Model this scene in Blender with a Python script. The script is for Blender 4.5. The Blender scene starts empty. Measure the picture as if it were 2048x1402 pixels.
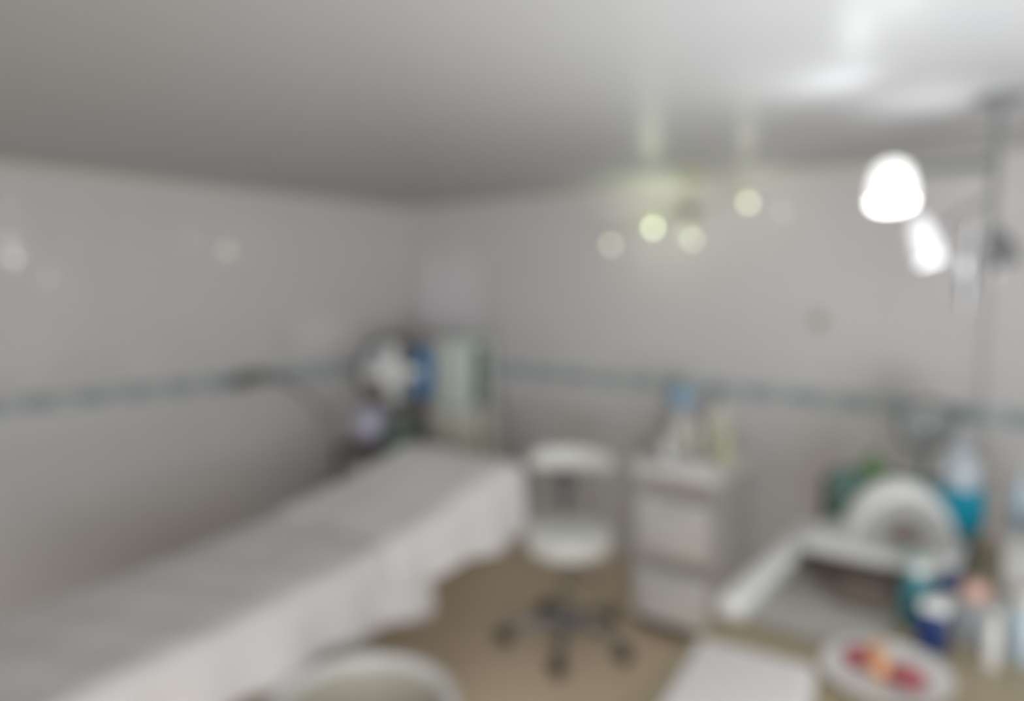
import bpy, bmesh, math, random
from mathutils import Vector, Matrix
random.seed(7)
S = bpy.context.scene
C = S.collection
PI = math.pi
R = math.radians

# ------------------------------------------------------------------ camera
cam_d = bpy.data.cameras.new('camera')
cam = bpy.data.objects.new('camera', cam_d); C.objects.link(cam)
cam_d.sensor_width = 36.0
cam_d.lens = 1423.0 / 2048.0 * 36.0
cam.location = (0, 0, 1.79)
cam.rotation_euler = (R(90 - 5.38), 0, R(38.08))
cam_d.clip_start = 0.01
cam_d.dof.use_dof = True            # the photograph is strongly out of focus: the lens is focused very near
cam_d.dof.focus_distance = 0.06
cam_d.dof.aperture_fstop = 10.6
S.camera = cam

# ------------------------------------------------------------------ world, lights, exposure
S.view_settings.view_transform = 'Standard'
S.view_settings.look = 'None'
S.view_settings.gamma = 1.0
S.view_settings.exposure = 0.0
S.cycles.use_denoising = True
S.cycles.max_bounces = 10
w = bpy.data.worlds.new('world'); S.world = w; w.use_nodes = True
w.node_tree.nodes['Background'].inputs[0].default_value = (0.90, 0.96, 1.0, 1)
w.node_tree.nodes['Background'].inputs[1].default_value = 0.74

def light(name, kind, loc, energy, color=(1, 1, 1), size=0.1, rot=(0, 0, 0), spot=None, blend=0.5):
    d = bpy.data.lights.new(name, kind); d.energy = energy; d.color = color
    if kind == 'AREA': d.shape = 'SQUARE'; d.size = size
    else: d.shadow_soft_size = size
    if spot: d.spot_size = R(spot); d.spot_blend = blend
    o = bpy.data.objects.new(name, d); C.objects.link(o); o.location = loc; o.rotation_euler = rot
    return o

# added fill lights without fixtures: upward at the right, overhead, and from the front
up = light('ceiling_fill_light', 'AREA', (0.45, 1.25, 0.95), 24, (0.94, 0.97, 1.0), 1.0, tuple(Vector((-0.95, 0.75, 1.45)).to_track_quat('-Z', 'Y').to_euler()))  # unseen area light, added to brighten the ceiling
up.data.spread = R(120)
overhead_fill = light('overhead_fill_light', 'AREA', (0.6, -0.3, 2.38), 36, (0.95, 0.98, 1.0), 0.8, (0, 0, 0))  # added overhead fill for the couch and floor, no real fixture
front_fill = light('front_fill_light', 'AREA', (1.2, -2.9, 1.3), 64, (0.93, 0.97, 1.0), 2.1, tuple(Vector((3.8, -5.2, -0.05)).to_track_quat('Z', 'Y').to_euler()))  # added fill that lifts the back and left walls, no actual window
front_fill.data.spread = R(110)

# ------------------------------------------------------------------ materials
def mat(name, col, rough=0.5, spec=0.5, metal=0.0, emit=None, estr=0.0, trans=0.0, alpha=1.0, bump=None, var=0.0, sheen=0.0):
    m = bpy.data.materials.new(name); m.use_nodes = True
    nt = m.node_tree; b = nt.nodes['Principled BSDF']
    c = (*[((v / 255.0 + 0.055) / 1.055) ** 2.4 if v > 10 else v / 255.0 / 12.92 for v in col], 1)
    b.inputs['Base Color'].default_value = c
    b.inputs['Roughness'].default_value = rough
    b.inputs['Specular IOR Level'].default_value = spec
    b.inputs['Metallic'].default_value = metal
    b.inputs['Transmission Weight'].default_value = trans
    b.inputs['Sheen Weight'].default_value = sheen
    if emit:
        b.inputs['Emission Color'].default_value = (*emit, 1); b.inputs['Emission Strength'].default_value = estr
    if var or bump:
        tc = nt.nodes.new('ShaderNodeTexCoord'); nz = nt.nodes.new('ShaderNodeTexNoise')
        nz.inputs['Scale'].default_value = bump[0] if bump else 6.0
        nz.inputs['Detail'].default_value = 4
        nt.links.new(tc.outputs['Object'], nz.inputs['Vector'])
        if var:
            mx = nt.nodes.new('ShaderNodeMix'); mx.data_type = 'RGBA'
            mx.inputs[6].default_value = tuple(v * (1 - var) for v in c[:3]) + (1,)
            mx.inputs[7].default_value = tuple(min(1, v * (1 + var)) for v in c[:3]) + (1,)
            nt.links.new(nz.outputs['Fac'], mx.inputs[0]); nt.links.new(mx.outputs[2], b.inputs['Base Color'])
        if bump:
            bp = nt.nodes.new('ShaderNodeBump'); bp.inputs['Strength'].default_value = bump[1]
            bp.inputs['Distance'].default_value = 0.005
            nt.links.new(nz.outputs['Fac'], bp.inputs['Height']); nt.links.new(bp.outputs['Normal'], b.inputs['Normal'])
    return m

def tile_mat(name, axis):
    """glazed wall tiles, 25 x 33 cm, with a patterned border row at about 1.16 m"""
    m = bpy.data.materials.new(name); m.use_nodes = True
    nt = m.node_tree; N = nt.nodes; L = nt.links; b = N['Principled BSDF']
    b.inputs['Roughness'].default_value = 0.06
    b.inputs['Specular IOR Level'].default_value = 0.6
    tc = N.new('ShaderNodeTexCoord'); sp = N.new('ShaderNodeSeparateXYZ'); L.new(tc.outputs['Object'], sp.inputs[0])
    def mth(op, a, bb=None, c=None):
        n = N.new('ShaderNodeMath'); n.operation = op
        for i, v in enumerate((a, bb, c)):
            if v is None: continue
            if isinstance(v, (int, float)): n.inputs[i].default_value = v
            else: L.new(v, n.inputs[i])
        return n.outputs[0]
    hor = sp.outputs[axis]; z = sp.outputs[2]
    fx = mth('FRACT', mth('MULTIPLY', hor, 4.0))
    fz = mth('FRACT', mth('MULTIPLY', mth('SUBTRACT', z, 1.215), 3.0))
    gx = mth('LESS_THAN', mth('ABSOLUTE', mth('SUBTRACT', fx, 0.5)), 0.494)
    gz = mth('LESS_THAN', mth('ABSOLUTE', mth('SUBTRACT', fz, 0.5)), 0.4955)
    tile = mth('MULTIPLY', gx, gz)
    band = mth('LESS_THAN', mth('ABSOLUTE', mth('SUBTRACT', z, 1.163)), 0.05)
    motif = mth('LESS_THAN', mth('ABSOLUTE', mth('SUBTRACT', fx, 0.5)), 0.30)
    core = mth('LESS_THAN', mth('ABSOLUTE', mth('SUBTRACT', z, 1.163)), 0.034)
    mo = mth('MULTIPLY', motif, core)
    def mix(f, a, bb):
        n = N.new('ShaderNodeMix'); n.data_type = 'RGBA'; L.new(f, n.inputs[0])
        for i, v in ((6, a), (7, bb)):
            if isinstance(v, tuple): n.inputs[i].default_value = v
            else: L.new(v, n.inputs[i])
        return n.outputs[2]
    nz = N.new('ShaderNodeTexNoise'); nz.inputs['Scale'].default_value = 1.7; nz.inputs['Detail'].default_value = 2
    L.new(tc.outputs['Object'], nz.inputs['Vector'])
    glaze = mix(nz.outputs['Fac'], (0.69, 0.655, 0.65, 1), (0.72, 0.70, 0.69, 1))
    base = mix(tile, (0.60, 0.585, 0.57, 1), glaze)
    bandc = mix(mo, (0.52, 0.57, 0.565, 1), (0.37, 0.44, 0.45, 1))
    col = mix(band, base, bandc)
    L.new(col, b.inputs['Base Color'])
    bp = N.new('ShaderNodeBump'); bp.inputs['Strength'].default_value = 0.25; bp.inputs['Distance'].default_value = 0.002
    L.new(tile, bp.inputs['Height']); L.new(bp.outputs['Normal'], b.inputs['Normal'])
    return m

M = {
    'tile_x': tile_mat('tiles_left', 1), 'tile_y': tile_mat('tiles_back', 0),
    'ceil': mat('glossy_white_ceiling', (186, 187, 189), 0.34, 0.36, var=0.01),
    'cove': mat('white_cove', (212, 211, 204), 0.5),
    'floor': mat('tan_vinyl_floor', (226, 204, 175), 0.38, 0.4, var=0.05, bump=(9, 0.05)),
    'sheet': mat('white_cotton_sheet', (221, 217, 216), 0.85, 0.2, bump=(40, 0.15), sheen=0.2),
    'towel': mat('white_terry_towel', (232, 229, 228), 0.95, 0.15, bump=(90, 0.3), sheen=0.3),
    'white': mat('white_lacquer', (222, 220, 216), 0.3, 0.5),
    'white2': mat('white_plastic', (228, 227, 223), 0.35, 0.5),
    'vinyl': mat('white_vinyl', (226, 226, 220), 0.42, 0.4, bump=(60, 0.08)),
    'greywhite': mat('grey_white_plastic', (196, 194, 190), 0.4, 0.4),
    'recess': mat('grey_recess', (178, 172, 165), 0.55),
    'chrome': mat('brushed_steel', (165, 165, 166), 0.28, 0.5, 1.0),
    'greysteel': mat('grey_painted_steel', (125, 126, 127), 0.4, 0.5, 0.3),
    'black': mat('black_plastic', (38, 36, 36), 0.45),
    'rubber': mat('dark_rubber', (52, 46, 44), 0.7),
    'darkgrey': mat('dark_grey_plastic', (92, 92, 94), 0.45),
    'brown': mat('dark_brown_leather', (84, 72, 62), 0.6, bump=(70, 0.2)),
    'brown2': mat('taupe_leather', (120, 106, 96), 0.6, bump=(70, 0.2)),
    'brown3': mat('beige_plate', (190, 180, 166), 0.4),
    'wood': mat('tan_wood', (170, 156, 128), 0.45, var=0.1),
    'teal': mat('dull_teal_plastic', (124, 160, 152), 0.4),
    'cyan': mat('bright_cyan_liquid', (0, 138, 162), 0.25),
    'tealbottle': mat('teal_bottle', (70, 140, 150), 0.3),
    'navy': mat('navy_plastic', (34, 56, 108), 0.35),
    'blue': mat('blue_plastic', (34, 118, 182), 0.35),
    'softblue': mat('soft_blue_plastic', (142, 165, 185), 0.45),
    'green': mat('green_plastic', (122, 156, 100), 0.45),
    'ylw': mat('yellow_green_plastic', (204, 204, 170), 0.45),
    'lilac': mat('lilac_frosted_glass', (208, 204, 228), 0.3),
    'mintwhite': mat('pale_mint_panel', (210, 219, 212), 0.35),
    'cream': mat('cream_panel', (205, 202, 190), 0.45),
    'creambox': mat('cream_card', (206, 204, 188), 0.6),
    'creamin': mat('cream_basin_inside', (200, 195, 180), 0.4),
    'dkgreen': mat('grey_green_plastic', (112, 130, 124), 0.5),
    'reddish': mat('red_soap', (158, 76, 82), 0.4),
    'orange': mat('peach_soap', (226, 168, 120), 0.45),
    'peach': mat('peach_cap', (212, 172, 156), 0.45),
    'mint': mat('mint_pad', (176, 212, 205), 0.5),
    'olive': mat('grey_glass_tray', (140, 136, 126), 0.25),
    'silver': mat('light_grey_tray_lip', (172, 170, 164), 0.35),
    'translucent': mat('milky_translucent_plastic', (206, 214, 220), 0.3, trans=0.35),
    'paleblue': mat('pale_blue_plastic', (190, 204, 214), 0.35),
    'palegreen': mat('pale_green_plastic', (160, 176, 168), 0.4),
    'mirror': mat('mirror_glass', (190, 190, 190), 0.06, 0.5, 0.9),
    'mirrorface': mat('dull_mirror_face', (152, 152, 150), 0.25),
    'frame': mat('dark_green_grey_frame', (92, 104, 102), 0.4),
    'lens': mat('magnifier_lens', (190, 198, 200), 0.05, trans=0.7),
    'brass': mat('pale_green_gold_metal', (196, 198, 158), 0.35, 0.5, 0.2),
    'shadeA': mat('lit_glass_shade', (245, 245, 240), 0.3, emit=(1.0, 1.0, 0.98), estr=1.25),
    'shadeB': mat('softly_lit_glass_shade', (205, 206, 208), 0.4, emit=(0.97, 0.98, 1.0), estr=0.55),
    'bulbA': mat('small_lit_bulb', (240, 244, 220), 0.3, emit=(0.93, 1.0, 0.78), estr=1.7),
    'bulbB': mat('bright_lit_bulb', (240, 244, 220), 0.3, emit=(0.93, 1.0, 0.76), estr=3.2),
}

# ------------------------------------------------------------------ mesh helpers
def nb(): return bmesh.new()
def box(bm, x0, x1, y0, y1, z0, z1, bev=0.0, seg=2, mi=0):
    t = bmesh.new()
    r = bmesh.ops.create_cube(t, size=1)
    for v in t.verts:
        v.co = Vector(((x0 + x1) / 2 + v.co.x * (x1 - x0), (y0 + y1) / 2 + v.co.y * (y1 - y0), (z0 + z1) / 2 + v.co.z * (z1 - z0)))
    if bev > 0:
        bmesh.ops.bevel(t, geom=t.edges[:], offset=bev, segments=seg, affect='EDGES', profile=0.5)
    join(bm, t); return bm
def join(bm, t):
    me = bpy.data.meshes.new('tmp'); t.to_mesh(me); t.free(); bm.from_mesh(me); bpy.data.meshes.remove(me)
def xf(bm, mtx):
    bmesh.ops.transform(bm, matrix=mtx, verts=bm.verts[:]); return bm
def lathe(bm, prof, n=32, o=(0, 0, 0), mtx=None, sx=1, sy=1):
    t = bmesh.new(); rings = []
    for (r, z) in prof:
        if r < 1e-5: rings.append([t.verts.new((0, 0, z))])
        else: rings.append([t.verts.new((r * sx * math.cos(2 * PI * i / n), r * sy * math.sin(2 * PI * i / n), z)) for i in range(n)])
    for a, b in zip(rings, rings[1:]):
        for i in range(n):
            j = (i + 1) % n
            if len(a) == 1 and len(b) == 1: continue
            if len(a) == 1: t.faces.new((a[0], b[j], b[i]))
            elif len(b) == 1: t.faces.new((a[i], a[j], b[0]))
            else: t.faces.new((a[i], a[j], b[j], b[i]))
    bmesh.ops.recalc_face_normals(t, faces=t.faces[:])
    if mtx is not None: xf(t, mtx)
    xf(t, Matrix.Translation(o)); join(bm, t); return bm
def tube(bm, pts, r, n=10, cap=True):
    t = bmesh.new(); P = [Vector(p) for p in pts]; rings = []
    up = None
    for i, p in enumerate(P):
        d = (P[min(i + 1, len(P) - 1)] - P[max(i - 1, 0)]).normalized()
        if up is None:
            up = Vector((0, 0, 1)) if abs(d.z) < 0.9 else Vector((1, 0, 0))
        a = d.cross(up).normalized(); b = a.cross(d).normalized(); up = b
        rr = r[i] if isinstance(r, (list, tuple)) else r
        rings.append([t.verts.new(p + a * rr * math.cos(2 * PI * k / n) + b * rr * math.sin(2 * PI * k / n)) for k in range(n)])
    for a, b in zip(rings, rings[1:]):
        for k in range(n): t.faces.new((a[k], a[(k + 1) % n], b[(k + 1) % n], b[k]))
    if cap: t.faces.new(rings[0][::-1]); t.faces.new(rings[-1])
    bmesh.ops.recalc_face_normals(t, faces=t.faces[:])
    join(bm, t); return bm
def ball(bm, c, r, sc=(1, 1, 1), n=24):
    t = bmesh.new(); bmesh.ops.create_uvsphere(t, u_segments=n, v_segments=n // 2, radius=r)
    xf(t, Matrix.Translation(c) @ Matrix.Diagonal((*sc, 1))); join(bm, t); return bm
def torus(bm, c, Rr, r, mtx=None, n=40, k=10, a0=0, a1=2 * PI):
    pts = []
    full = abs(a1 - a0 - 2 * PI) < 1e-6
    for i in range(n + 1):
        a = a0 + (a1 - a0) * i / n
        v = Vector((Rr * math.cos(a), Rr * math.sin(a), 0))
        if mtx is not None: v = mtx @ v
        pts.append(v + Vector(c))
    tube(bm, pts, r, k, cap=not full); return bm
def obj(name, bm, m, parent=None, smooth=True):
    me = bpy.data.meshes.new(name); bm.to_mesh(me); bm.free()
    if smooth:
        for p in me.polygons: p.use_smooth = True
        if hasattr(me, 'set_sharp_from_angle'): me.set_sharp_from_angle(angle=R(38))
    me.materials.append(M[m] if isinstance(m, str) else m)
    o = bpy.data.objects.new(name, me); C.objects.link(o)
    if parent: o.parent = parent
    return o
def tag(o, label, cat, group=None):
    o['label'] = label; o['category'] = cat
    if group: o['group'] = group
    return o
def thing(name, label, cat, loc=(0, 0, 0), group=None, rot=0):
    o = bpy.data.objects.new(name, None); C.objects.link(o); o.location = loc; o.rotation_euler = (0, 0, rot)
    o.empty_display_size = 0.1
    return tag(o, label, cat, group)
def struct(name, bm, m):
    o = obj(name, bm, m, None, False); o['kind'] = 'structure'; return o

# ------------------------------------------------------------------ the room
XL, YB, ZC = -4.22, 4.05, 2.40
struct('floor', box(nb(), XL - 0.15, 2.2, -3.0, YB + 0.15, -0.12, 0), 'floor')
struct('ceiling', box(nb(), XL - 0.15, 2.2, -3.0, YB + 0.15, ZC, ZC + 0.12), 'ceil')
struct('wall_left', box(nb(), XL - 0.15, XL, -3.0, YB + 0.15, 0, ZC), 'tile_x')
struct('wall_back', box(nb(), XL, 2.2, YB, YB + 0.15, 0, ZC), 'tile_y')
struct('wall_front', box(nb(), XL, 2.2, -3.15, -3.0, 0, ZC), 'tile_y')
struct('wall_pier', box(nb(), -0.30, 1.4, YB - 0.035, YB, 0, ZC), 'tile_y')
def cove(name, along, a0, a1, fixed, sgn):
    bm = nb(); n = 8; prof = [(0, 0)]
    for i in range(n + 1):
        t = i / n * PI / 2; prof.append((0.05 * (1 - math.sin(t)) , -0.05 * (1 - math.cos(t))))
    ends = []
    for a in (a0, a1):
        ends.append([bm.verts.new((fixed + sgn * p, a, ZC + q) if along == 'y' else (a, fixed + sgn * p, ZC + q)) for p, q in prof])
    for i in range(len(prof)):
        j = (i + 1) % len(prof); bm.faces.new((ends[0][i], ends[0][j], ends[1][j], ends[1][i]))
    bmesh.ops.recalc_face_normals(bm, faces=bm.faces[:])
    struct(name, bm, 'cove')
cove('trim_1', 'y', -3.0, YB, XL, 1)
cove('trim_2', 'x', XL, -0.3, YB, -1)
struct('baseboard_left', box(nb(), XL, XL + 0.012, -3.0, YB, 0, 0.07), 'cove')
struct('baseboard_back', box(nb(), XL, -0.3, YB - 0.012, YB, 0, 0.07), 'cove')

sk = thing('wall_socket', 'small beige socket plate on the back wall below the shaded lamp', 'socket', (-1.06, YB - 0.004, 1.59))
obj('plate', box(nb(), -0.04, 0.04, -0.008, 0.004, -0.04, 0.04, 0.004), 'brown3', sk)
obj('insert', lathe(nb(), [(0, 0), (0.02, 0), (0.022, 0.003), (0, 0.003)], 24, (0, -0.0075, 0), Matrix.Rotation(PI / 2, 4, 'X')), 'recess', sk)
# ------------------------------------------------------------------ treatment couch with sheet and towel
def bed_z(y):
    K = [(0.3, 0.585), (1.0, 0.62), (1.6, 0.675), (2.02, 0.72), (2.3, 0.765), (2.55, 0.83), (2.7, 0.865), (2.86, 0.865)]
    if y <= K[0][0]: return K[0][1]
    for (a, p), (b, q) in zip(K, K[1:]):
        if y <= b:
            t = (y - a) / (b - a); return p + (q - p) * t
    return K[-1][1]
BX0, BX1, BY0, BY1 = -2.90, -2.16, 0.42, 2.79
bed = thing('treatment_couch', 'long white treatment couch with raised head end along the tiled wall', 'treatment bed', ((BX0 + BX1) / 2, 1.6, 0))
bx, by = (BX0 + BX1) / 2, 1.6
hw = (BX1 - BX0) / 2
def cushion(y0, y1, off0=-0.012, th=0.09):
    bm = nb(); n = 14; rows = []
    for i in range(n + 1):
        y = y0 + (y1 - y0) * i / n; z = bed_z(y) + off0
        r = 0.03
        sec = [(-hw + r, 0), (-hw, -r), (-hw, -th + r), (-hw + r, -th), (hw - r, -th), (hw, -th + r), (hw, -r), (hw - r, 0)]
        rows.append([bm.verts.new((x, y - by, z + q)) for x, q in sec])
    for a, b in zip(rows, rows[1:]):
        for k in range(8): bm.faces.new((a[k], a[(k + 1) % 8], b[(k + 1) % 8], b[k]))
    bm.faces.new(rows[0][::-1]); bm.faces.new(rows[-1]); bmesh.ops.recalc_face_normals(bm, faces=bm.faces[:])
    return bm
obj('leg_cushion', cushion(BY0, 1.99), 'vinyl', bed)
obj('head_cushion', cushion(2.01, BY1), 'vinyl', bed)
for y in (0.75, 1.85):
    obj('pedestal', box(nb(), -0.2, 0.2, y - by - 0.16, y - by + 0.16, 0.03, 0.46, 0.02), 'greywhite', bed)
obj('base_frame', box(box(nb(), -0.29, -0.23, -1.1, 1.05, 0.44, 0.49, 0.008), 0.23, 0.29, -1.1, 1.05, 0.44, 0.49, 0.008), 'white', bed)
for sx in (-0.26, 0.26):
    obj('foot_rail', box(nb(), sx - 0.03, sx + 0.03, -1.0, 0.45, 0.0, 0.035, 0.01), 'greywhite', bed)

def drape(y0, y1, off, near_hem, far_hem, seed, ny=90, hemwave=0.012, endhang=0.0, amp=0.010):
    rnd = random.Random(seed)
    ph = [rnd.uniform(0, 6.28) for _ in range(6)]
    bm = nb(); rows = []
    ntop, nside = 26, 16
    for i in range(ny + 1):
        y = y0 + (y1 - y0) * i / ny; z0 = bed_z(y) + off
        fold = amp * (math.sin(y * 9 + ph[0]) + 0.7 * math.sin(y * 21 + ph[1]))
        row = []
        fh, nh = far_hem(y), near_hem(y)
        for k in range(nside):                     # far side, hem to edge
            t = k / nside
            z = fh + (z0 - 0.02 - fh) * t
            row.append((BX0 - off - 0.006 - (1 - t) * (0.012 + fold * 0.5), y, z))
        for k in range(ntop + 1):
            t = k / ntop; x = BX0 - off + (BX1 - BX0 + 2 * off) * t
            e = min(t, 1 - t); dz = -0.02 * max(0, 1 - e / 0.035) ** 2
            wr = 0.0045 * math.sin(11 * y + 5 * x + ph[2]) + 0.003 * math.sin(26 * y - 9 * x + ph[3]) + 0.003 * math.sin(17 * x + 4 * y + ph[4])
            row.append((x, y, z0 + dz + wr * min(1, e * 12)))
        for k in range(1, nside + 1):
            t = k / nside
            z = (z0 - 0.02) + (nh - (z0 - 0.02)) * t
            out = t * (0.03 + fold * 1.6) + 0.004
            row.append((BX1 + off + 0.006 + out, y, z))
        rows.append([bm.verts.new(p) for p in row])
    for a, b in zip(rows, rows[1:]):
        for k in range(len(a) - 1): bm.faces.new((a[k], a[k + 1], b[k + 1], b[k]))
    if endhang > 0:
        last = rows[-1]; zs = [v.co.z for v in last]
        prev = last
        for s in range(1, 9):
            t = s / 8
            cur = []
            for k, v in enumerate(last):
                zz = v.co.z - endhang * t
                zz = max(zz, min(v.co.z, 0.56))
                cur.append(bm.verts.new((v.co.x, v.co.y + 0.008 + 0.012 * t + 0.004 * math.sin(v.co.x * 30), zz)))
            for k in range(len(last) - 1): bm.faces.new((prev[k], prev[k + 1], cur[k + 1], cur[k]))
            prev = cur
    bmesh.ops.recalc_face_normals(bm, faces=bm.faces[:])
    return bm
def solid(o, th):
    s = o.modifiers.new('thickness', 'SOLIDIFY'); s.thickness = th; s.offset = 1
    return o
sheet = obj('bed_sheet', drape(0.40, 2.15, 0.006, lambda y: 0.385 + 0.02 * math.sin(y * 5) + 0.010 * math.sin(y * 17), lambda y: bed_z(y) - 0.20, 3, amp=0.012), 'sheet')
solid(sheet, 0.003)
tag(sheet, 'long white cotton sheet hanging low over the lower couch', 'sheet')
tow = obj('towel', drape(1.90, 2.80, 0.016, lambda y: 0.545 - 0.03 * math.sin((y - 1.9) * 3.2) + 0.012 * math.sin(y * 14), lambda y: bed_z(y) - 0.12, 5, ny=50, endhang=0.22, amp=0.008), 'towel')
solid(tow, 0.006)
tag(tow, 'thick white towel draped over the raised head end of the couch', 'towel')

# ------------------------------------------------------------------ wheeled chair
ch = thing('swivel_stool', 'white swivel stool with curved backrest and dark casters beside the couch', 'stool', (-1.89, 2.86, 0))
base = nb()
angs = [R(a) for a in (-64, 2, 76, 146, 220)]
for k, a in enumerate(angs):
    leg = tube(nb(), [(0.03 * math.cos(a), 0.03 * math.sin(a), 0.115), (0.16 * math.cos(a), 0.16 * math.sin(a), 0.11), (0.315 * math.cos(a), 0.315 * math.sin(a), 0.082)], [0.026, 0.021, 0.016], 10)
    obj('leg', leg, 'greysteel', ch)
    cs = thing_c = nb()
    cx, cy = 0.315 * math.cos(a), 0.315 * math.sin(a)
    rm = Matrix.Rotation(a + 0.6, 4, 'Z') @ Matrix.Rotation(PI / 2, 4, 'X')
    for s in (-1, 1):
        d = Vector((math.cos(a + 0.6 - PI / 2), math.sin(a + 0.6 - PI / 2), 0)) * 0.016 * s
        lathe(cs, [(0, -0.010), (0.033, -0.012), (0.040, -0.007), (0.040, 0.007), (0.033, 0.012), (0, 0.012)], 20, (cx + d.x, cy + d.y, 0.040), rm)
    ball(cs, (cx, cy, 0.058), 0.028)
    tube(cs, [(cx, cy, 0.05), (cx, cy, 0.09)], 0.009)
    obj('caster', cs, 'rubber', ch)
obj('hub', lathe(nb(), [(0, 0.075), (0.045, 0.075), (0.05, 0.09), (0.045, 0.14), (0.032, 0.16), (0, 0.16)], 24), 'greysteel', ch)
obj('gas_column', lathe(nb(), [(0, 0.15), (0.027, 0.15), (0.027, 0.30), (0.016, 0.302), (0.016, 0.45), (0, 0.45)], 20), 'chrome', ch)
sp = [(0, 0.46), (0.12, 0.46), (0.19, 0.475), (0.212, 0.50), (0.212, 0.55), (0.197, 0.585), (0.15, 0.60), (0.08, 0.605), (0, 0.602)]
obj('seat', lathe(nb(), sp, 48, (0.0, 0.0, 0)), 'vinyl', ch)
obj('seat_plate', box(nb(), -0.1, 0.1, -0.1, 0.1, 0.435, 0.462, 0.006), 'black', ch)
# backrest: curved band facing the couch head side of the seat
bkr = nb(); rows = []
nseg = 24
c0 = Vector((0.0, 0.0))
for i in range(nseg + 1):
    a = R(90) + R(56) * (i / nseg * 2 - 1) + R(31)
    t = abs(i / nseg * 2 - 1); hh = 0.058 * (1 - 0.35 * t ** 4)
    zc = 0.885
    ring = []
    for k in range(12):
        q = 2 * PI * k / 12
        rr = 0.235 + 0.022 * math.cos(q); zz = zc + hh * math.copysign(abs(math.sin(q)) ** 0.7, math.sin(q))
        ring.append(bkr.verts.new((rr * math.cos(a), rr * math.sin(a), zz)))
    rows.append(ring)
for a, b in zip(rows, rows[1:]):
    for k in range(12): bkr.faces.new((a[k], a[(k + 1) % 12], b[(k + 1) % 12], b[k]))
bkr.faces.new(rows[0][::-1]); bkr.faces.new(rows[-1]); bmesh.ops.recalc_face_normals(bkr, faces=bkr.faces[:])
obj('backrest', bkr, 'vinyl', ch)
ba = R(127)
bxm, bym = math.cos(ba), math.sin(ba)
obj('back_support', tube(nb(), [(0.06 * bxm, 0.06 * bym, 0.435), (0.2 * bxm, 0.2 * bym, 0.43), (0.262 * bxm, 0.262 * bym, 0.47), (0.275 * bxm, 0.275 * bym, 0.6), (0.268 * bxm, 0.268 * bym, 0.86)], 0.014), 'darkgrey', ch)
kb = lathe(nb(), [(0, -0.03), (0.04, -0.03), (0.045, 0), (0.04, 0.03), (0, 0.03)], 20, (0.272 * bxm, 0.272 * bym, 0.74), Matrix.Rotation(ba, 4, 'Z') @ Matrix.Rotation(PI / 2, 4, 'Y'))
box(kb, 0.272 * bxm - 0.035, 0.272 * bxm + 0.035, 0.272 * bym - 0.02, 0.272 * bym + 0.02, 0.68, 0.80, 0.008)
obj('height_knob', kb, 'darkgrey', ch)
obj('lift_lever', tube(nb(), [(0.05, -0.03, 0.425), (0.18, -0.09, 0.415), (0.235, -0.12, 0.41)], 0.007), 'black', ch)

# ------------------------------------------------------------------ drawer trolley
tr = thing('drawer_trolley', 'white two-drawer trolley crowded with bottles, against the back wall', 'trolley', (-1.50, 3.46, 0))
W2, D2 = 0.215, 0.25
obj('cabinet_body', box(box(box(box(nb(), -W2, -W2 + 0.02, -D2, D2, 0.07, 0.82, 0.004), W2 - 0.02, W2, -D2, D2, 0.07, 0.82, 0.004), -W2 + 0.02, W2 - 0.02, D2 - 0.02, D2, 0.07, 0.82), -W2 + 0.02, W2 - 0.02, -D2 + 0.004, D2 - 0.02, 0.07, 0.085), 'greywhite', tr)
obj('recessed_back_panel', box(nb(), -W2 + 0.02, W2 - 0.02, -D2 + 0.045, -D2 + 0.055, 0.085, 0.82), 'recess', tr)
for z0, z1 in ((0.085, 0.335), (0.425, 0.715)):
    dr = obj('drawer', box(nb(), -W2 + 0.022, W2 - 0.022, -D2 - 0.006, -D2 + 0.04, z0, z1, 0.008), 'white', tr)
    obj('drawer_handle', tube(nb(), [(-0.08, -D2 - 0.004, z1 - 0.035), (-0.08, -D2 - 0.03, z1 - 0.035), (0.08, -D2 - 0.03, z1 - 0.035), (0.08, -D2 - 0.004, z1 - 0.035)], 0.006, 8), 'greywhite', dr)
top = box(nb(), -W2 - 0.012, W2 + 0.012, -D2 - 0.015, D2 + 0.01, 0.82, 0.86, 0.012, 3)
for a in ((-W2 - 0.012, W2 + 0.012, -D2 - 0.015, -D2 + 0.0), (-W2 - 0.012, W2 + 0.012, D2 - 0.005, D2 + 0.01), (-W2 - 0.012, -W2 + 0.003, -D2, D2), (W2 - 0.003, W2 + 0.012, -D2, D2)):
    box(top, a[0], a[1], a[2], a[3], 0.85, 0.89, 0.005)
obj('top_tray', top, 'white2', tr)
for sx in (-1, 1):
    for sy in (-1, 1):
        cbm = nb(); cx, cy = sx * (W2 - 0.04), sy * (D2 - 0.05)
        tube(cbm, [(cx, cy, 0.03), (cx, cy, 0.06)], 0.012)
        lathe(cbm, [(0, -0.012), (0.018, -0.012), (0.022, -0.006), (0.022, 0.006), (0.018, 0.012), (0, 0.012)], 20, (cx, cy, 0.022), Matrix.Rotation(PI / 2, 4, 'X'))
        obj('caster', cbm, 'rubber', tr)
obj('plinth', box(nb(), -W2 + 0.01, W2 - 0.01, -D2 + 0.005, D2 - 0.01, 0.04, 0.07), 'brown', tr)
TZ = 0.86
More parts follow.
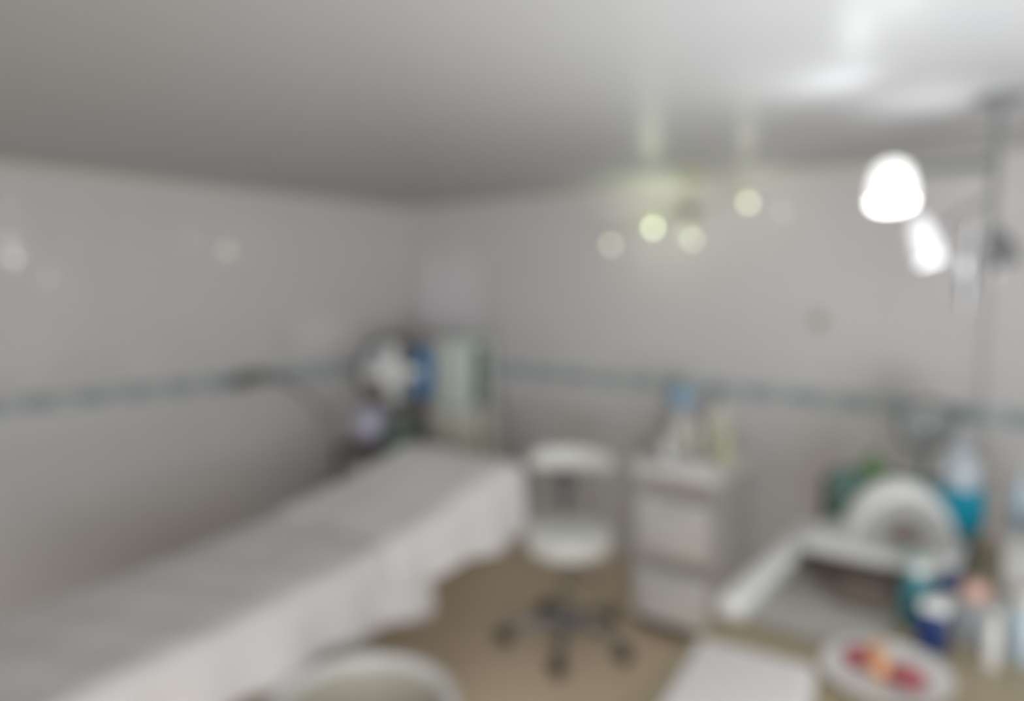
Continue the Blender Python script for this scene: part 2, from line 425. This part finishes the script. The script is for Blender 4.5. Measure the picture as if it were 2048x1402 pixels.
def bottle(name, label, loc, r, h, m, capm, neck=0.4, caph=0.03, group=None, shoulder=0.75, capr=None, cat='bottle', pump=False):
    t = thing(name, label, cat, loc, group)
    pr = [(0, 0), (r * 0.92, 0), (r, 0.006), (r, h * shoulder), (r * 0.9, h * (shoulder + 0.08)), (r * neck, h * 0.93), (r * neck, h), (0, h)]
    obj('body', lathe(nb(), pr, 28), m, t)
    cr = capr or r * neck * 1.25
    cb = lathe(nb(), [(0, h - 0.004), (cr, h - 0.004), (cr, h + caph * 0.85), (cr * 0.9, h + caph), (0, h + caph)], 24)
    if pump:
        tube(cb, [(0, 0, h + caph), (0, 0, h + caph + 0.03), (-0.01, -0.01, h + caph + 0.04), (-0.045, -0.02, h + caph + 0.036)], 0.006, 8)
    obj('cap', cb, capm, t)
    return t
# things on the trolley
t = thing('cotton_jar', 'pale jar with a round soft blue lid standing tall on the trolley', 'jar', (-1.60, 3.50, TZ))
obj('body', lathe(nb(), [(0, 0), (0.05, 0), (0.055, 0.01), (0.055, 0.18), (0.045, 0.22), (0.03, 0.25), (0, 0.25)], 32), 'cream', t)
obj('lid', ball(nb(), (0, 0, 0.325), 0.082), 'softblue', t)
bottle('lotion_bottle', 'short white bottle before the jar with the blue lid', (-1.60, 3.34, TZ), 0.035, 0.12, 'white2', 'white2')
bottle('cream_bottle', 'slim cream bottle between the blue-lidded jar and the cream box', (-1.495, 3.47, TZ), 0.03, 0.19, 'creambox', 'cream', caph=0.02)
t = thing('tissue_box', 'tall cream box at the back of the trolley', 'box', (-1.41, 3.58, TZ))
obj('carton', box(nb(), -0.055, 0.055, -0.055, 0.055, 0, 0.26, 0.004), 'creambox', t)
obj('tissue', lathe(nb(), [(0.028, 0.258), (0.018, 0.27), (0.026, 0.285), (0.034, 0.30), (0.0, 0.29)], 12, sx=1, sy=0.5), 'towel', t)
bottle('shampoo_bottle', 'yellow-green bottle at the right front corner of the trolley', (-1.335, 3.44, TZ), 0.042, 0.15, 'ylw', 'ylw', neck=0.5)
t = obj('folded_cloth', box(nb(), -0.13, 0.13, -0.07, 0.07, 0.0, 0.045, 0.018, 4), 'towel'); t.location = (-1.45, 3.31, TZ)
tag(t, 'folded white cloth lying at the front edge of the trolley top', 'cloth')
t = thing('steel_cup', 'small grey cup at the left edge of the trolley top', 'cup', (-1.67, 3.42, TZ))
obj('bowl', lathe(nb(), [(0, 0), (0.025, 0), (0.03, 0.08), (0.027, 0.08), (0.022, 0.005), (0, 0.005)], 20), 'greywhite', t)
obj('brush', tube(nb(), [(0, 0, 0.01), (0.01, 0.01, 0.08), (0.02, 0.03, 0.17)], [0.003, 0.004, 0.007], 8), 'darkgrey', t)

# ------------------------------------------------------------------ equipment in the corner behind the couch
et = thing('equipment_cart', 'dark brown equipment cart in the corner behind the couch', 'cart', (-3.62, 3.20, 0))
for z in (0.12, 0.66):
    obj('shelf', box(nb(), -0.30, 0.30, -0.17, 0.17, z, z + 0.025, 0.006), 'brown', et)
for sx in (-1, 1):
    for sy in (-1, 1):
        obj('post', tube(nb(), [(sx * 0.285, sy * 0.155, 0.02), (sx * 0.285, sy * 0.155, 0.70)], 0.014), 'black', et)
        obj('caster', ball(nb(), (sx * 0.285, sy * 0.155, 0.025), 0.025), 'rubber', et)
t = thing('accessory_box', 'reddish brown box on the middle of the dark cart', 'box', (-3.66, 3.10, 0.685 - 0.54))
obj('case', box(nb(), -0.14, 0.14, -0.06, 0.06, 0, 0.30, 0.012), 'brown2', t)
obj('lid', box(nb(), -0.145, 0.145, -0.065, 0.065, 0.28, 0.34, 0.012), 'brown', t)
t = thing('glass_globe', 'lilac frosted globe on a dark foot below the round lamp', 'globe', (-3.63, 3.12, 0.685))
obj('foot', lathe(nb(), [(0, 0), (0.07, 0), (0.075, 0.012), (0.05, 0.03), (0.04, 0.05), (0, 0.05)], 28), 'brown', t)
obj('globe', ball(nb(), (0, 0, 0.155), 0.122, n=32), 'lilac', t)
t = thing('control_unit', 'grey-green control box beside the lilac globe', 'device', (-3.41, 3.14, 0.685))
obj('housing', box(nb(), -0.085, 0.085, -0.09, 0.09, 0, 0.21, 0.012), 'dkgreen', t)
for k in range(3):
    obj('knob', lathe(nb(), [(0, 0), (0.014, 0), (0.012, 0.014), (0, 0.014)], 16, (-0.045 + 0.045 * k, -0.09, 0.15), Matrix.Rotation(PI / 2, 4, 'X')), 'darkgrey', t)
# round lamp with a white cross hub
LC = (-3.56, 3.30)
rl = thing('treatment_lamp', 'round floor-standing lamp head with white cross hub and blue rim behind the couch', 'lamp', (LC[0], LC[1], 0))
fa = Matrix.Rotation(R(46), 4, 'Z') @ Matrix.Rotation(R(90), 4, 'X')   # disc facing the camera side
hc = Vector((0, -0.06, 1.195))
obj('pole', tube(nb(), [(0, 0.20, 0.02), (0, 0.20, 1.08), (0, 0.15, 1.16), (0, -0.02, 1.195)], 0.018), 'darkgrey', rl)
obj('foot', lathe(nb(), [(0, 0), (0.10, 0), (0.10, 0.012), (0.04, 0.03), (0, 0.03)], 32, (0, 0.20, 0)), 'darkgrey', rl)
obj('rim', torus(nb(), hc, 0.225, 0.022, fa.to_3x3(), 48, 12, R(62), R(318)), 'darkgrey', rl)
obj('blue_rim', torus(nb(), hc, 0.235, 0.050, fa.to_3x3(), 24, 14, R(-42), R(42)), 'blue', rl)
M['quad'] = M['darkgrey']
blades = nb()
for a in (45, 135, 225, 315):
    t2 = bmesh.new(); prof = []
    ptsb = []
    for rr in (0.09, 0.205):
        for d in (-1, -0.5, 0, 0.5, 1):
            ang = R(a + d * (28 if rr > 0.1 else 18)); ptsb.append((rr * math.cos(ang), rr * math.sin(ang)))
    order = ptsb[:5] + ptsb[5:][::-1]
    f0 = [t2.verts.new((x, y, 0.012)) for x, y in order]; f1 = [t2.verts.new((x, y, -0.012)) for x, y in order]
    t2.faces.new(f0); t2.faces.new(f1[::-1])
    for i in range(10): t2.faces.new((f0[i], f1[i], f1[(i + 1) % 10], f0[(i + 1) % 10]))
    bmesh.ops.recalc_face_normals(t2, faces=t2.faces[:])
    xf(t2, Matrix.Translation(hc) @ fa)
    bq = nb(); join(bq, t2)
    obj('reflector_panel', bq, {45: 'black', 135: 'greysteel', 225: 'brown2', 315: 'frame'}[a], rl)
hubm = nb()
box(hubm, -0.04, 0.04, -0.20, 0.20, -0.02, 0.03, 0.012); box(hubm, -0.20, 0.20, -0.04, 0.04, -0.02, 0.03, 0.012)
lathe(hubm, [(0, -0.03), (0.085, -0.03), (0.09, 0.02), (0.06, 0.05), (0, 0.055)], 32)
xf(hubm, Matrix.Translation(hc) @ fa); obj('cross_hub', hubm, 'white2', rl)
# tall pale device column
pc = thing('facial_device', 'tall pale mint device column standing in the corner near the blue-rimmed lamp', 'device', (-3.12, 3.46, 0))
obj('lower_cabinet', box(nb(), -0.18, 0.18, -0.15, 0.15, 0.05, 0.98, 0.02, 3), 'cream', pc)
obj('upper_housing', box(nb(), -0.165, 0.165, -0.12, 0.12, 0.98, 1.43, 0.03, 3), 'mintwhite', pc)
obj('side_rail', box(nb(), 0.167, 0.205, -0.10, 0.0, 1.02, 1.40, 0.008), 'frame', pc)
obj('display', box(nb(), -0.09, 0.09, -0.126, -0.118, 1.22, 1.34, 0.003), 'mintwhite', pc)
for k in range(3):
    obj('dial', lathe(nb(), [(0, 0), (0.018, 0), (0.016, 0.012), (0, 0.012)], 16, (-0.07 + 0.07 * k, -0.12, 1.12), Matrix.Rotation(PI / 2, 4, 'X')), 'greywhite', pc)
for sx in (-1, 1):
    for sy in (-1, 1):
        obj('caster', ball(nb(), (sx * 0.14, sy * 0.11, 0.028), 0.028), 'rubber', pc)
obj('cable', tube(nb(), [(0.19, -0.05, 1.05), (0.23, -0.08, 0.95), (0.24, -0.09, 0.85), (0.27, -0.1, 0.74), (0.22, -0.08, 0.6), (0.185, -0.05, 0.5)], 0.010, 8), 'brown2', pc)
# magnifier lamp on a folding arm
ml = thing('magnifier_lamp', 'folding-arm magnifier lamp with flat grey head by the left tiled wall', 'lamp', (-3.93, 2.90, 0))
hp = Vector((-0.13, -0.42, 1.19))
obj('pole', tube(nb(), [(0, 0, 0.02), (0, 0, 0.86)], 0.014), 'greywhite', ml)
obj('foot', lathe(nb(), [(0, 0), (0.11, 0), (0.11, 0.015), (0.03, 0.03), (0, 0.03)], 32), 'greysteel', ml)
obj('lower_arm', tube(nb(), [(0, 0, 0.85), (0.02, 0.06, 0.90), (-0.02, -0.10, 1.08), (-0.06, -0.24, 1.17)], 0.012), 'greysteel', ml)
obj('upper_arm', tube(nb(), [(-0.06, -0.24, 1.17), (-0.12, -0.36, 1.205)], 0.011), 'greysteel', ml)
obj('pivot', ball(nb(), (-0.06, -0.24, 1.17), 0.022), 'darkgrey', ml)
hd = lathe(nb(), [(0.075, -0.015), (0.115, -0.018), (0.125, 0.0), (0.115, 0.02), (0.075, 0.015), (0.075, -0.015)], 40)
xf(hd, Matrix.Translation(hp) @ Matrix.Rotation(R(14), 4, 'X')); obj('lamp_head', hd, 'greysteel', ml)
ls = lathe(nb(), [(0, -0.006), (0.076, -0.003), (0.076, 0.003), (0, 0.008)], 32)
xf(ls, Matrix.Translation(hp) @ Matrix.Rotation(R(14), 4, 'X')); obj('lens', ls, 'lens', ml)

# ------------------------------------------------------------------ round basin in front
tb = thing('foot_basin', 'round white tub with cream inside on the floor by the couch', 'tub', (-1.75, 1.44, 0))
pr = [(0, 0.03), (0.20, 0.03), (0.235, 0.06), (0.275, 0.33), (0.300, 0.385), (0.315, 0.41), (0.300, 0.43), (0.280, 0.428), (0.262, 0.40)]
obj('tub_shell', lathe(nb(), pr, 64), 'white2', tb)
obj('inner_liner', lathe(nb(), [(0.262, 0.40), (0.25, 0.36), (0.235, 0.27), (0.19, 0.24), (0, 0.235)], 64), 'creamin', tb)
obj('base_ring', lathe(nb(), [(0.19, 0), (0.22, 0), (0.22, 0.04), (0.19, 0.04), (0.19, 0)], 48), 'brown', tb)
obj('drain_knob', lathe(nb(), [(0, 0), (0.042, 0), (0.045, 0.012), (0.03, 0.028), (0, 0.03)], 24, (0.262, 0.055, 0.425)), 'brown', tb)

# ------------------------------------------------------------------ work table on the right
tt = thing('work_table', 'tan wooden work table crowded with bottles at the right', 'table', (-0.22, 2.35, 0))
obj('tabletop', box(nb(), -0.60, 0.72, -1.15, 1.12, 0.715, 0.75, 0.006), 'wood', tt)
for sx in (-0.55, 0.65):
    for sy in (-1.08, 1.05):
        obj('leg', box(nb(), sx - 0.025, sx + 0.025, sy - 0.025, sy + 0.025, 0, 0.715, 0.004), 'wood', tt)
obj('apron', box(box(nb(), -0.57, -0.55, -1.05, 1.02, 0.64, 0.715), -0.57, 0.67, 1.03, 1.05, 0.64, 0.715), 'wood', tt)
TT = 0.75
t = obj('folded_towel', box(box(nb(), -0.155, 0.155, -0.33, 0.325, 0, 0.022, 0.010, 3), -0.15, 0.15, -0.32, 0.325, 0.022, 0.042, 0.010, 3), 'towel'); t.location = (-0.575, 1.55, TT); t.rotation_euler = (0, 0, R(8))
tag(t, 'bright white folded towel on the near end of the wooden table', 'towel')
# plate with soaps
pl = thing('oval_plate', 'white oval plate holding red and peach soaps on the wooden table', 'plate', (-0.325, 2.00, TT))
obj('dish', lathe(nb(), [(0, 0.004), (0.08, 0.004), (0.085, 0.0), (0.095, 0.006), (0.155, 0.032), (0.158, 0.036), (0.150, 0.036), (0.092, 0.014), (0, 0.012)], 56, sx=0.98, sy=1.12), 'white2', pl)
def soap(label, loc, rad, m, sc=(1, 1, 0.75), grp=None):
    o = nb(); ball(o, (0, 0, rad * sc[2]), rad, sc)
    q = obj('soap', o, m); q.location = loc; tag(q, label, 'soap', grp); return q
soap('red soap at the left of the white oval plate', (-0.40, 2.015, TT + 0.014), 0.036, 'reddish')
soap('red soap at the right of the white oval plate', (-0.275, 1.985, TT + 0.014), 0.044, 'reddish', (1.1, 0.9, 0.65))
soap('large peach soap between the two red soaps on the oval plate', (-0.335, 1.99, TT + 0.014), 0.030, 'orange', (0.9, 1.1, 1.0))
soap('small peach soap at the back of the white oval plate', (-0.37, 2.09, TT + 0.016), 0.026, 'orange', (1, 1.1, 0.8))
# white framed tray
ty = thing('glass_tray', 'white-framed grey glass tray on the table left of the teal bottle', 'tray', (-0.545, 2.52, TT))
obj('side_rail', box(nb(), -0.275, -0.185, -0.45, 0.50, 0.0, 0.072, 0.02, 3), 'white2', ty)
obj('glass_base', box(nb(), -0.19, 0.175, -0.18, 0.46, 0.0, 0.012, 0.004), 'olive', ty)
obj('front_lip', box(nb(), -0.185, 0.175, -0.42, -0.18, 0.0, 0.03, 0.010, 3), 'silver', ty)
# leather pouch
t = thing('leather_pouch', 'dark brown leather pouch lying in the grey glass tray', 'pouch', (-0.52, 2.53, TT + 0.012))
obj('pouch_body', box(nb(), -0.155, 0.13, 0.0, 0.16, 0, 0.055, 0.014, 3), 'brown', t)
obj('front_flap', box(nb(), -0.03, 0.12, -0.15, 0.012, 0, 0.035, 0.012, 3), 'brown2', t)
# nail lamp with dome
nd = thing('nail_dryer', 'white domed nail dryer with dark opening on a flat white base', 'device', (-0.47, 2.78, TT))
obj('base', box(nb(), -0.25, 0.23, -0.16, 0.17, 0.072, 0.115, 0.018, 3), 'white2', nd)
for sx in (-0.21, 0.19):
    for sy in (-0.02, 0.13):
        if sx < 0 or True:
            obj('foot', lathe(nb(), [(0, 0.012), (0.015, 0.012), (0.015, 0.075), (0, 0.075)], 16, (sx, sy + (0.0), 0)), 'brown2', nd)
dm = nb()
t3 = bmesh.new(); bmesh.ops.create_uvsphere(t3, u_segments=48, v_segments=32, radius=1)
bmesh.ops.bisect_plane(t3, geom=t3.verts[:] + t3.edges[:] + t3.faces[:], plane_co=(0, 0, 0), plane_no=(0, 0, -1), clear_outer=True)
bmesh.ops.bisect_plane(t3, geom=t3.verts[:] + t3.edges[:] + t3.faces[:], plane_co=(0, -0.55, 0), plane_no=(0, -1, 0), clear_outer=True)
bmesh.ops.holes_fill(t3, edges=[e for e in t3.edges if e.is_boundary])
bmesh.ops.recalc_face_normals(t3, faces=t3.faces[:])
xf(t3, Matrix.Translation((0.03, 0.02, 0.112)) @ Matrix.Rotation(R(25), 4, 'Z') @ Matrix.Diagonal((0.185, 0.165, 0.235, 1)))
join(dm, t3); obj('dome', dm, 'white2', nd)
op = bmesh.new()
opts = [(-0.055, 0.0), (0.055, 0.0)] + [(0.055 * math.cos(R(a)), 0.04 + 0.04 * math.sin(R(a))) for a in range(0, 181, 20)]
f0 = [op.verts.new((x, -0.097, z + 0.035)) for x, z in opts]; f1 = [op.verts.new((x, -0.075, z + 0.035)) for x, z in opts]
op.faces.new(f0); op.faces.new(f1[::-1])
for i in range(len(opts)): op.faces.new((f0[i], f1[i], f1[(i + 1) % len(opts)], f0[(i + 1) % len(opts)]))
bmesh.ops.recalc_face_normals(op, faces=op.faces[:])
xf(op, Matrix.Translation((0.03, 0.02, 0.112)) @ Matrix.Rotation(R(25), 4, 'Z'))
o2 = nb(); join(o2, op); obj('opening', o2, 'brown2', nd)
t = obj('mint_pad', lathe(nb(), [(0, 0), (0.038, 0), (0.042, 0.006), (0.038, 0.014), (0, 0.016)], 28), 'mint'); t.location = (-0.36, 2.655, TT + 0.115)
tag(t, 'small round mint pad on the front of the nail dryer base', 'pad')
# teal crate with green pot, mirror, dispenser
tc = thing('teal_crate', 'dull teal storage crate with dark ends behind the nail dryer', 'crate', (-0.56, 3.26, TT))
tcb = box(nb(), -0.20, 0.20, -0.09, 0.09, 0, 0.012)
for a in ((-0.20, 0.20, -0.09, -0.078), (-0.20, 0.20, 0.078, 0.09)): box(tcb, *a, 0, 0.235, 0.003)
obj('crate_body', tcb, 'teal', tc)
obj('end_panel', box(nb(), -0.235, -0.20, -0.095, 0.095, 0, 0.215, 0.006), 'brown', tc)
obj('end_panel', box(nb(), 0.20, 0.23, -0.095, 0.095, 0, 0.26, 0.006), 'frame', tc)
obj('divider', box(nb(), -0.20, 0.20, -0.078, 0.078, 0.20, 0.212), 'teal', tc)
gp = thing('green_bottle', 'rounded green bottle standing on the teal crate', 'bottle', (-0.61, 3.24, TT + 0.212))
obj('body', lathe(nb(), [(0, 0), (0.04, 0), (0.047, 0.01), (0.047, 0.075), (0.03, 0.10), (0.018, 0.11), (0, 0.11)], 28), 'green', gp)
obj('cap', lathe(nb(), [(0, 0.108), (0.02, 0.108), (0.018, 0.13), (0, 0.132)], 20), 'dkgreen', gp)
mr = thing('table_mirror', 'round table mirror with dark frame behind the teal crate', 'mirror', (-0.45, 3.415, TT))
mrot = (Matrix.Rotation(R(24), 4, 'Z') @ Matrix.Rotation(R(96), 4, 'X'))
mc = Vector((0, 0, 0.44))
obj('foot', lathe(nb(), [(0, 0), (0.05, 0), (0.05, 0.01), (0.015, 0.03), (0, 0.03)], 32), 'frame', mr)
obj('stem', tube(nb(), [(0, 0, 0.02), (0, 0, 0.35)], 0.012), 'frame', mr)
obj('mirror_frame', torus(nb(), mc, 0.108, 0.010, mrot.to_3x3()), 'frame', mr)
mg = lathe(nb(), [(0, -0.004), (0.112, -0.004), (0.112, 0.004), (0, 0.004)], 40); xf(mg, Matrix.Translation(mc) @ mrot)
obj('mirror_glass', mg, 'mirrorface', mr)
obj('hinge_knob', ball(nb(), (0.105, 0.04, 0.50), 0.030), 'frame', mr)
sd = thing('soap_dispenser', 'bright cyan dispenser with milky upper part beside the nail dryer', 'bottle', (-0.282, 3.055, TT))
obj('base_cup', lathe(nb(), [(0, 0), (0.062, 0), (0.066, 0.008), (0.062, 0.14), (0, 0.14)], 32), 'frame', sd)
obj('liquid_body', lathe(nb(), [(0, 0.14), (0.078, 0.14), (0.084, 0.15), (0.084, 0.285), (0.078, 0.292), (0, 0.292)], 36), 'cyan', sd)
obj('upper_body', lathe(nb(), [(0, 0.292), (0.062, 0.292), (0.062, 0.37), (0.045, 0.41), (0.02, 0.43), (0, 0.43)], 32), 'translucent', sd)
obj('pump', tube(nb(), [(0, 0, 0.425), (0, 0, 0.47), (0.01, -0.01, 0.478), (0.035, -0.04, 0.474)], 0.007, 8), 'paleblue', sd)
# bottle cluster at the right of the table
bottle('toner_bottle', 'teal bottle with navy foot label beside the oval plate', (-0.315, 2.41, TT), 0.048, 0.17, 'tealbottle', 'white2', neck=0.45, caph=0.022)
t = thing('navy_carton', 'navy box between the teal bottle and the tall clear bottle', 'box', (-0.250, 2.27, TT))
obj('carton', box(nb(), -0.040, 0.035, -0.03, 0.03, 0, 0.115, 0.004), 'navy', t)
obj('top_label', box(nb(), -0.036, 0.031, -0.026, 0.026, 0.115, 0.145, 0.003), 'white2', t)
bottle('navy_capped_bottle', 'grey-white bottle with navy cap behind the navy box', (-0.235, 2.45, TT), 0.036, 0.125, 'greywhite', 'navy', neck=0.6, caph=0.045, capr=0.032)
bottle('peach_capped_bottle', 'tall clear bottle with wide peach cap right of the navy box', (-0.168, 2.38, TT), 0.034, 0.135, 'translucent', 'peach', neck=0.7, caph=0.045, capr=0.036)
bottle('slim_tube', 'slim white tube standing between the peach-capped bottle and grey jar', (-0.115, 2.26, TT), 0.020, 0.13, 'white2', 'greywhite', neck=0.7, caph=0.03)
bottle('grey_jar', 'wide grey-blue bottle at the right edge of the table', (-0.045, 2.36, TT), 0.045, 0.16, 'paleblue', 'greywhite', neck=0.6, caph=0.05, capr=0.036)
t = thing('cosmetic_box', 'white box at the back of the table right of the cyan dispenser', 'box', (-0.03, 2.92, TT))
obj('carton', box(nb(), -0.10, 0.14, -0.08, 0.08, 0, 0.17, 0.006), 'white', t)
obj('lid', box(nb(), -0.104, 0.144, -0.084, 0.084, 0.14, 0.185, 0.008), 'greywhite', t)
bottle('spray_bottle', 'tall pale blue bottle behind the white box', (-0.10, 3.22, TT), 0.045, 0.33, 'paleblue', 'greywhite', pump=True)
bottle('green_grey_bottle', 'pale green bottle at the right behind the white box', (0.0, 3.17, TT), 0.05, 0.26, 'palegreen', 'white2')
t = thing('paper_tray', 'low grey-white tray at the right edge of the table', 'tray', (0.02, 2.62, TT))
obj('tray_body', box(nb(), -0.17, 0.15, -0.12, 0.12, 0, 0.03, 0.01), 'greywhite', t)
obj('paper', box(nb(), -0.14, 0.12, -0.09, 0.09, 0.03, 0.038), 'white', t)

# ------------------------------------------------------------------ ceiling lamps
def aim(d): return Vector(d).normalized().to_track_quat('Z', 'Y').to_matrix().to_4x4()
cl = thing('spotlight_fixture', 'pale green-gold four-bulb ceiling lamp near the back wall', 'ceiling lamp', (-1.72, 3.82, ZC))
obj('canopy', lathe(nb(), [(0, 0), (0.06, 0), (0.06, -0.015), (0.03, -0.03), (0, -0.03)], 32), 'brass', cl)
obj('stem', tube(nb(), [(0, 0, -0.02), (0, 0, -0.19)], 0.010), 'brass', cl)
obj('body', ball(nb(), (0, 0, -0.21), 0.05, (1, 1, 0.7)), 'greysteel', cl)
BL = [(-0.50, -0.01, -0.375, 'bulbA'), (-0.245, 0.04, -0.285, 'bulbB'), (0.02, 0.0, -0.365, 'bulbA'), (0.34, -0.02, -0.185, 'bulbA')]
for (x, y, z, m) in BL:
    obj('arm', tube(nb(), [(0, 0, -0.21), (x * 0.5, y, -0.21 + (z + 0.21) * 0.2 + 0.03), (x * 0.92, y, z + 0.07), (x, y, z + 0.035)], 0.006, 8), 'brass', cl)
    obj('socket', lathe(nb(), [(0, 0.02), (0.018, 0.02), (0.022, 0.035), (0.014, 0.055), (0, 0.055)], 18, (x, y, z)), 'brass', cl)
    obj('bulb', ball(nb(), (x, y, z), 0.019), m, cl)
light('bulb_glow', 'POINT', (-1.955, 3.78, 2.115), 0.6, (0.90, 1.0, 0.66), 0.03)
light('bulb_glow', 'SPOT', (-1.965, 3.86, 2.16), 2.2, (0.92, 1.0, 0.66), 0.03, (R(180), 0, 0), 150, 0.8)
light('bulb_glow', 'POINT', (-1.38, 3.74, 2.215), 0.22, (0.96, 1.0, 0.70), 0.03)

c2 = thing('shaded_ceiling_lamp', 'grey-armed ceiling lamp with two glowing glass shades at the upper right', 'ceiling lamp', (-0.22, 2.86, ZC))
obj('canopy', lathe(nb(), [(0, 0), (0.07, 0), (0.07, -0.02), (0.03, -0.035), (0, -0.035)], 32), 'greysteel', c2)
obj('stem', tube(nb(), [(0, 0, -0.02), (0, 0, -0.60)], 0.013), 'greysteel', c2)
A = Vector((-0.24, -0.35, -0.30)); B = Vector((-0.165, -0.06, -0.49)); Cc = Vector((0.035, -0.02, -0.50))
obj('arm', tube(nb(), [(0, 0, -0.22), (-0.10, -0.10, -0.235), (-0.17, -0.24, -0.25), tuple(A + Vector((0.03, 0.03, 0.04)))], 0.020), 'greysteel', c2)
obj('arm', tube(nb(), [(0, 0, -0.33), (-0.08, -0.02, -0.37), (-0.13, -0.04, -0.42)], 0.011), 'greysteel', c2)
obj('arm', tube(nb(), [(0, 0, -0.40), (0.02, 0, -0.44), tuple(Cc)], 0.010), 'greysteel', c2)
obj('cross_bar', box(nb(), -0.16, 0.0, -0.02, 0.02, -0.235, -0.20, 0.005), 'greysteel', c2)
def shade(c, d, r, h, m):
    bm = lathe(nb(), [(r * 0.45, -h / 2), (r * 0.8, -h * 0.35), (r, h * 0.1), (r * 1.0, h / 2), (r * 0.93, h / 2), (r * 0.92, h * 0.1), (r * 0.7, -h * 0.3), (0, -h * 0.35)], 32)
    xf(bm, Matrix.Translation(c) @ aim(d)); return obj('lamp_shade', bm, m, c2)
shade(A, (0.1, -0.35, -1), 0.064, 0.13, 'shadeA')
shade(B + Vector((-0.02, 0.0, 0.03)), (0.35, -0.15, -1), 0.042, 0.16, 'shadeB')
shade(Cc, (0.3, 0.2, -1), 0.04, 0.10, 'darkgrey')
obj('hanging_rod', tube(nb(), [(-0.055, -0.02, -0.42), (-0.06, -0.02, -0.62), (-0.06, -0.02, -0.70)], [0.02, 0.022, 0.012]), 'chrome', c2)
light('shade_glow', 'SPOT', (-0.55, 2.40, 2.19), 2.4, (0.97, 0.98, 1.0), 0.05, tuple(Vector((0.14, 0.12, -0.21)).to_track_quat('Z', 'Y').to_euler()), 140, 1.0)
light('shade_glow', 'SPOT', (-0.42, 2.80, 2.07), 3.2, (0.97, 0.98, 1.0), 0.05, tuple(Vector((0.02, 0.01, -0.42)).to_track_quat('Z', 'Y').to_euler()), 125, 1.0)
light('shade_glow', 'POINT', (-0.455, 2.46, 2.02), 1.1, (0.97, 0.98, 1.0), 0.03)
light('shade_glow', 'POINT', (-0.39, 2.77, 1.84), 0.45, (0.97, 0.98, 1.0), 0.03)
light('bulb_glow', 'SPOT', (-2.22, 3.84, 2.09), 0.7, (0.92, 1.0, 0.72), 0.03, (R(180), 0, 0), 150, 0.8)
light('bulb_glow', 'SPOT', (-1.40, 3.84, 2.24), 0.5, (0.96, 1.0, 0.72), 0.03, (R(180), 0, 0), 150, 0.8)
